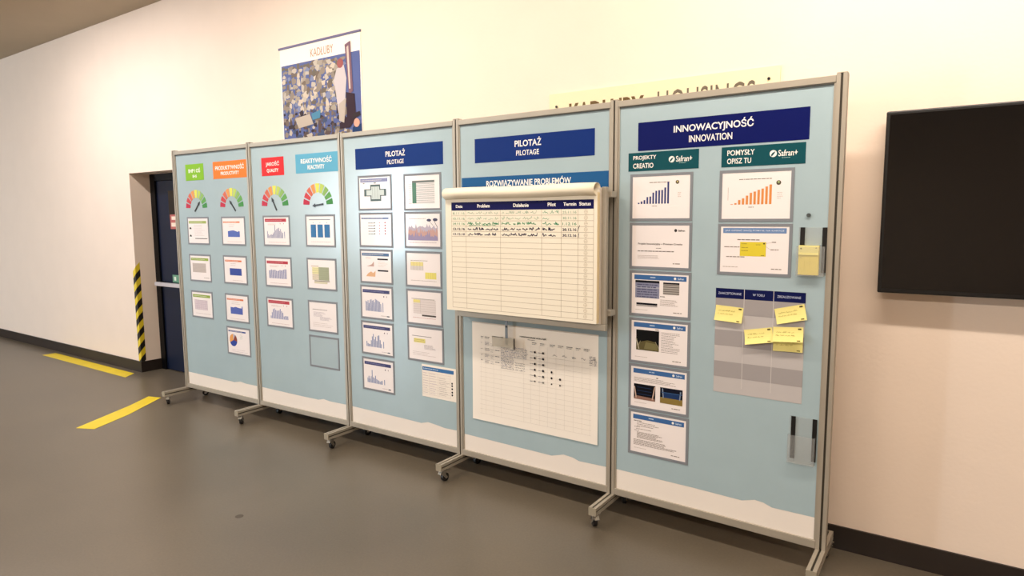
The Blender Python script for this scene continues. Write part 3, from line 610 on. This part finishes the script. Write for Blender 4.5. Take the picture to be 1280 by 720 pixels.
p.poly([(-.08, -.04), (-.0, -.044), (-.015, -.01), (-.07, -.004)], '#77704a', .0005); p.line([(-.124, .01), (-.108, -.043)], .006, '#b9b19a', .0007); p.line([(-.018, .002), (.0, -.03)], .004, '#8c8468', .0007); p.line([(-.1, .0), (-.112, -.03)], .003, '#8c8468', .0007); p.part('photo')
p.rect(-.02, .0, .062, .067, '#8c8077'); p.para(.014, .115, .052, -.048, 14, '#8f837b'); p.part('text_lines')
_, p = pocket(4, .262, .740, 'pocket on rightmost board with two dark photos side by side, fifth of left column', .330, .240)
sa_band(p); p.rect(-.01, .0, .055, .060, '#6c635c'); p.para(-.134, .125, .047, .028, 4, '#998c83'); p.part('text_lines')
p.rect(-.134, -.014, -.067, .015, '#0d0d14'); p.poly([(-.134, -.067), (-.014, -.067), (-.02, -.052), (-.125, -.048)], '#8d6a5c', .0003); p.line([(-.131, .0), (-.120, -.06)], .006, '#c2a797', .0006); p.line([(-.017, .01), (-.03, -.06)], .006, '#c2a797', .0006)
[p.rect(-.115, -.035, z_, z_ + .003, '#1f3152', .0006) for z_ in (-.04, -.022, -.004)]
p.rect(.012, .132, -.067, .015, '#0c1020'); p.rect(.012, .132, -.067, -.036, '#87733c', .0003); p.rect(.03, .12, -.037, -.010, '#1d355f', .0005); p.line([(.025, .01), (.03, -.04)], .006, '#7f8da0', .0007); p.line([(.122, .005), (.117, -.04)], .006, '#7f8da0', .0007); p.rect(.02, .13, -.012, -.008, '#33547f', .0008); p.part('photos')
_, p = pocket(4, .264, .494, 'pocket on rightmost board with a full page of small text, bottom of left column', .330, .241)
sa_band(p); p.words(-.134, -.09, .060, .004, '#6c635c'); p.para(-.115, .03, .052, .034, 3, '#998c83', .003); p.words(-.13, -.1, .028, .003, '#8c8077'); p.words(-.12, -.03, .018, .003, '#998c83'); p.words(-.13, -.1, .009, .003, '#8c8077')
p.para(-.115, .06, .0, -.030, 6, '#998c83', .003); p.para(-.134, .13, -.042, -.068, 5, '#8f837b', .003); p.part('text_lines')
_, p = pocket(4, .717, 1.468, 'pocket on rightmost board with a yellow note diagram, second of right column', .333, .240)
p.rect(-.142, .142, .076, .100, '#6d8ab5'); p.part('title_band'); text('lettering', 'JAK OPISAĆ SWÓJ POMYSŁ NA KARTCE', -.132, .132, .083, .094, ink('#dde6f0'), p.p, y=-.0022, bold=.01)
p.rect(-.062, .055, -.030, .036, '#dcc93c'); p.words(-.055, -.03, .026, .003, '#a5933a', .0004); p.words(.01, .03, .022, .003, '#a5933a', .0004); p.rect(.042, .05, .026, .032, '#4d4620', .0004); p.words(-.055, -.025, .008, .003, '#a5933a', .0004); p.words(-.055, -.025, -.006, .003, '#a5933a', .0004); p.words(.035, .05, -.027, .003, '#4d4620', .0004); p.part('note_diagram')
p.words(-.075, .03, .044, .004, '#6c635c'); p.words(-.135, -.065, .010, .004, '#8c8077'); p.words(-.125, -.04, -.036, .004, '#8c8077'); p.words(.08, .10, .034, .004, '#8c8077'); p.words(.075, .11, -.0, .004, '#8c8077'); p.words(-.14, -.07, -.083, .003, '#b5a89e'); p.words(.08, .125, -.088, .004, '#8c8077')
p.line([(-.065, .012), (-.045, .02)], .0012, '#b5a89e'); p.line([(.055, .03), (.08, .035)], .0012, '#b5a89e'); p.line([(.045, .022), (.075, .002)], .0012, '#b5a89e'); p.part('text_lines')

# kanban chart
kw, kh = .402, .505
t = thing('kanban_chart', 4, .749, 1.030, 'grey striped three column chart with navy heading on the rightmost board', 'chart')
sh = box_obj('sheet', -kw / 2, kw / 2, -.001, 0, -kh / 2, kh / 2, ink('#bdb8b6'), t)
p = Print(t, -.0014); hh = .047; rhh = (kh - hh) / 6
p.rect(-kw / 2, kw / 2, kh / 2 - hh, kh / 2, '#0a1348'); p.part('heading_band')
for k in (0, 2, 4): p.rect(-kw / 2, kw / 2, kh / 2 - hh - (k + 1) * rhh, kh / 2 - hh - k * rhh, '#a09b9a')
for x in (-kw / 2 + kw / 3, -kw / 2 + 2 * kw / 3 - .002): p.rect(x - .0012, x + .0012, -kh / 2 + .03, kh / 2, '#d0cbc8', .0004)
p.part('row_bands')
for s2, xa, xb in (('ZAAKCEPTOWANE', .03, .30), ('W TOKU', .43, .56), ('ZREALIZOWANE', .70, .95)):
    text('lettering', s2, -kw / 2 + xa * kw, -kw / 2 + xb * kw, kh / 2 - .029, kh / 2 - .018, ink('#c9d0e6'), t, y=-.0020, bold=.0)
def sticky(u, z, w_, h, tilt, curl, label, off=.002, side=0.0, sd=0):
    t = thing('sticky_note', 4, u, z, label, 'sticky note', 'yellow notes on the striped chart', tilt=tilt, off=off)
    sh, P_ = curled('paper', w_, h, YPAPER, t, curl, side=side)
    # print follows the sheet near its top edge
    p = Print(t, -.0012); p.rect(w_ / 2 - .022, w_ / 2 - .008, h / 2 - .012, h / 2 - .005, '#57502c', curl * .03 + side); p.scrawl(-w_ / 2 + .015, w_ / 2 - .035, h / 2 - .026, .008, '#a99a4c', .0010, curl * .16 + side * .6, seed=sd)
    p.scrawl(-w_ / 2 + .012, w_ / 2 - .035, h / 2 - .040, .007, '#b5a656', .0010, curl * .40 + side * .6, seed=sd + 1)
    p.rect(w_ / 2 - .024, w_ / 2 - .010, -h / 2 + .005, -h / 2 + .009, '#6f662f', curl * .97 + side); p.part('handwriting')
sticky(.614, 1.162, .130, .072, -3, .014, 'yellow sticky note alone in the left column of the striped chart', side=0, sd=1)
sticky(.890, 1.183, .130, .070, 14, .014, 'tilted yellow sticky note at upper right of the striped chart, just under the heading', sd=4)
sticky(.883, 1.045, .127, .066, 2, .010, 'lower yellow sticky note partly covered by another, right column of the striped chart', sd=7)
sticky(.755, 1.071, .128, .067, 11, .022, 'tilted yellow sticky note in the middle column of the striped chart', off=.003, sd=9)
sticky(.886, 1.093, .129, .065, 4, .022, 'yellow sticky note overlapping the one below it, right column of the striped chart', off=.016, sd=12)

# dark magnet and the two clear holders
b = MB(); b.cyl((0, -.004, 0), .0085, .008, mat('magnet', '#4d5354', .35, metal=.3), 'y', 20)
o = b.build('magnet'); o.location = place(4, .948, 1.625); o.rotation_euler = (0, 0, ANG[4]); tag(o, 'small round dark grey magnet above the upper clear holder', 'magnet')
def holder(u, ztop, hgt, tray, label):
    t = thing('card_holder', 4, u, ztop, label, 'card holder', 'clear card holders on the rightmost board')
    box_obj('back_plate', -.060, .050, -.004, -.002, -hgt, 0, CLEAR, t)
    for x in (-.054, .036): box_obj('magnetic_strip', x, x + .019, -.0058, -.0042, -(hgt - .015), 0, BLACK, t)
    b = MB(); b.box(-.062, .052, -.030, -.028, -hgt, -hgt + tray, CLEAR); b.box(-.062, -.060, -.028, -.002, -hgt, -hgt + tray, CLEAR); b.box(.050, .052, -.028, -.002, -hgt, -hgt + tray, CLEAR); b.box(-.060, .050, -.028, -.004, -hgt, -hgt + .002, CLEAR)
    b.build('tray', t); return t
holder(.971, 1.572, .212, .13, 'upper clear plastic holder with yellow notes in it, near the right post')
holder(.965, .718, .212, .13, 'lower empty clear plastic holder near the right post')
t = thing('note_pad', 4, .958, 1.429, 'pad of blank yellow notes standing in the upper clear holder', 'note pad')
box_obj('paper_stack', -.041, .041, -.025, -.006, -.064, .064, YPAD, t)
b = MB(); b.prism([(-.0265, .064), (-.0255, .064), (-.0255, .024), (-.0285, .023)], -.041, .041, YPAPER, 'x'); b.build('top_flap', t)
p = Print(t, -.0275); p.rect(-.034, -.027, .048, .054, '#7a7030'); p.words(.028, .033, .052, .004, '#7a7030'); p.words(.028, .033, .040, .004, '#7a7030'); p.rect(-.015, -.0142, -.045, .0, '#c9ae45'); p.rect(.006, .0068, -.04, .01, '#c9ae45'); p.words(-.034, -.026, .010, .003, '#b99f3a'); p.part('printed_marks')

# ------------------------------------------------------------------ on the wall
def walled(name, x, z, label, cat, y=YW): return tag(empty(name, (x, y, z)), label, cat)
pw, ph = .930, 1.02
t = walled('wall_poster', 1.575, 2.965 - ph / 2, 'tall poster with a collage of workers in a hangar, above the second and third boards', 'poster')
sh = box_obj('sheet', -pw / 2, pw / 2, -.004, -.0005, -ph / 2, ph / 2, mat('poster_paper', '#f3ecdf', .5), t)
box_obj('top_strip', -pw / 2 - .01, pw / 2 + .005, -.010, -.0005, ph / 2 - .002, ph / 2 + .013, mat('strip', '#5f5a80', .5), t)
text('lettering', 'KADŁUBY', -.09, .17, ph / 2 - .105, ph / 2 - .045, ink('#b98a72'), sh, y=-.0048, bold=.0)
p = Print(sh, -.0046)
p.rect(-pw / 2 + .015, pw / 2 - .01, -ph / 2, ph / 2 - .13, '#566397'); top_ = ph / 2 - .13
r = random.Random(21); pal = ['#8f8478', '#a39a8d', '#6c6459', '#5a4b48', '#bcb3a6', '#43506e', '#7d86a6', '#3a3036', '#cbbfae', '#74665a']
n = 0
NX, NZ = 24, 24
for gz in range(NZ):
    for gx in range(NX):
        fx_, fz_ = (gx + .5) / NX, (gz + .5) / NZ
        if fx_ > .82 and fz_ < .62: continue
        if fx_ < .16 and .62 < fz_ < .78: continue
        x = -pw / 2 + .02 + fx_ * (pw - .04) + r.uniform(-.012, .012); z_ = top_ - .01 - fz_ * (ph - .16) + r.uniform(-.012, .012)
        rr = r.uniform(.012, .036); a0 = r.uniform(0, 6); k2 = r.randint(4, 6); sx = r.uniform(.6, 1.5)
        pts = [(x + rr * sx * r.uniform(.6, 1.2) * math.cos(a0 + 6.283 * j / k2), z_ + rr / sx * r.uniform(.6, 1.2) * math.sin(a0 + 6.283 * j / k2)) for j in range(k2)]
        pts = [(min(max(q[0], -pw / 2 + .016), pw / 2 - .012), min(max(q[1], -ph / 2), top_)) for q in pts]
        c_ = pal[r.choice([0, 1, 2, 4, 6, 8, 9, 0, 1])] if fz_ < .4 else pal[r.choice([0, 2, 3, 5, 7, 9, 1, 3, 7, 4])]
        p.poly(pts, c_, .0003 + .000004 * n); n += 1
p.part('collage')
fig = lambda pts, c, d=.003: p.poly(pts, c, d)
# standing worker in white, dark mast, crouching workers
fig([(.205, .28), (.285, .30), (.31, .20), (.29, .06), (.255, -.06), (.21, -.04), (.19, .1), (.17, .2)], '#c8c0c2'); p.disc(.245, .315, .035, '#9c5a58', .0032)
fig([(.215, .02), (.30, .06), (.27, -.12), (.215, -.10)], '#b9aea2', .0034)
fig([(.30, .44), (.36, .46), (.375, .10), (.33, .08)], '#7d5f6c'); fig([(.32, .42), (.34, .43), (.35, .12), (.335, .12)], '#d5c2b5', .0034)
fig([(.30, .10), (.39, .08), (.40, -.10), (.33, -.16), (.22, -.16), (.22, -.12), (.30, -.08)], '#35232d', .0033)
fig([(.36, -.16), (.455, -.14), (.455, -.50), (.38, -.50), (.36, -.3)], '#1f3a66', .0033); p.disc(.405, -.13, .032, '#d5a38f', .0036); fig([(.355, -.10), (.45, -.08), (.44, -.05), (.37, -.06)], '#33282c', .0037)
fig([(.26, -.50), (.29, -.36), (.34, -.34), (.37, -.42), (.37, -.50)], '#cdb99c', .0035)
fig([(-.42, -.50), (-.38, -.26), (-.33, -.24), (-.22, -.40), (-.17, -.50)], '#c9c0b4', .0034); fig([(-.24, -.50), (-.20, -.36), (-.14, -.38), (-.12, -.50)], '#42304a', .0033)
fig([(-.03, -.32), (.06, -.30), (.13, -.42), (.10, -.50), (.0, -.50), (-.05, -.44)], '#a3948a', .0033); fig([(-.30, -.04), (-.12, -.02), (-.08, -.10), (-.26, -.12)], '#b9aea0', .0033)
fig([(-.10, -.02), (.01, -.0), (.0, -.06), (-.09, -.07)], '#4f86a4', .0034)
p.part('figures')

t = walled('wall_sign', 4.285, 2.200, 'long cream sign board on the wall, mostly hidden behind the two right boards', 'sign')
sw = 1.30
sh = box_obj('plate', -sw / 2, sw / 2, -.010, -.0005, -.145, .145, mat('sign_board', '#efe0bb', .5), t)
text('lettering', 'KADŁUBY', 3.770 - 4.285, 4.235 - 4.285, -.055, .080, ink('#6a5636'), sh, y=-.0106, bold=.03)
text('lettering', 'HOUSINGS', 4.312 - 4.285, 4.820 - 4.285, -.050, .090, ink('#6f6658'), sh, y=-.0106, bold=.0)
b = MB()
for x in (3.686, 4.883): b.cyl((x - 4.285, -.013, .087 if x > 4 else .070), .007, .006, BLACK, 'y', 10); b.cyl((x - 4.285, -.013, -.1), .007, .006, BLACK, 'y', 10)
b.build('screw', t)

t = tag(empty('wall_screen', (6.10, YW, 1.675)), 'large black flat screen on the wall right of the boards', 'screen')
box_obj('casing', -.70, .70, -.10, -.035, -.395, .395, BLACK, t, .006)
box_obj('display_panel', -.685, .685, -.1015, -.0995, -.375, .38, mat('screen_glass', '#020203', .12), t)
b = MB(); b.box(-.2, .2, -.036, 0, -.15, .15, ALUD); b.build('wall_bracket', t)
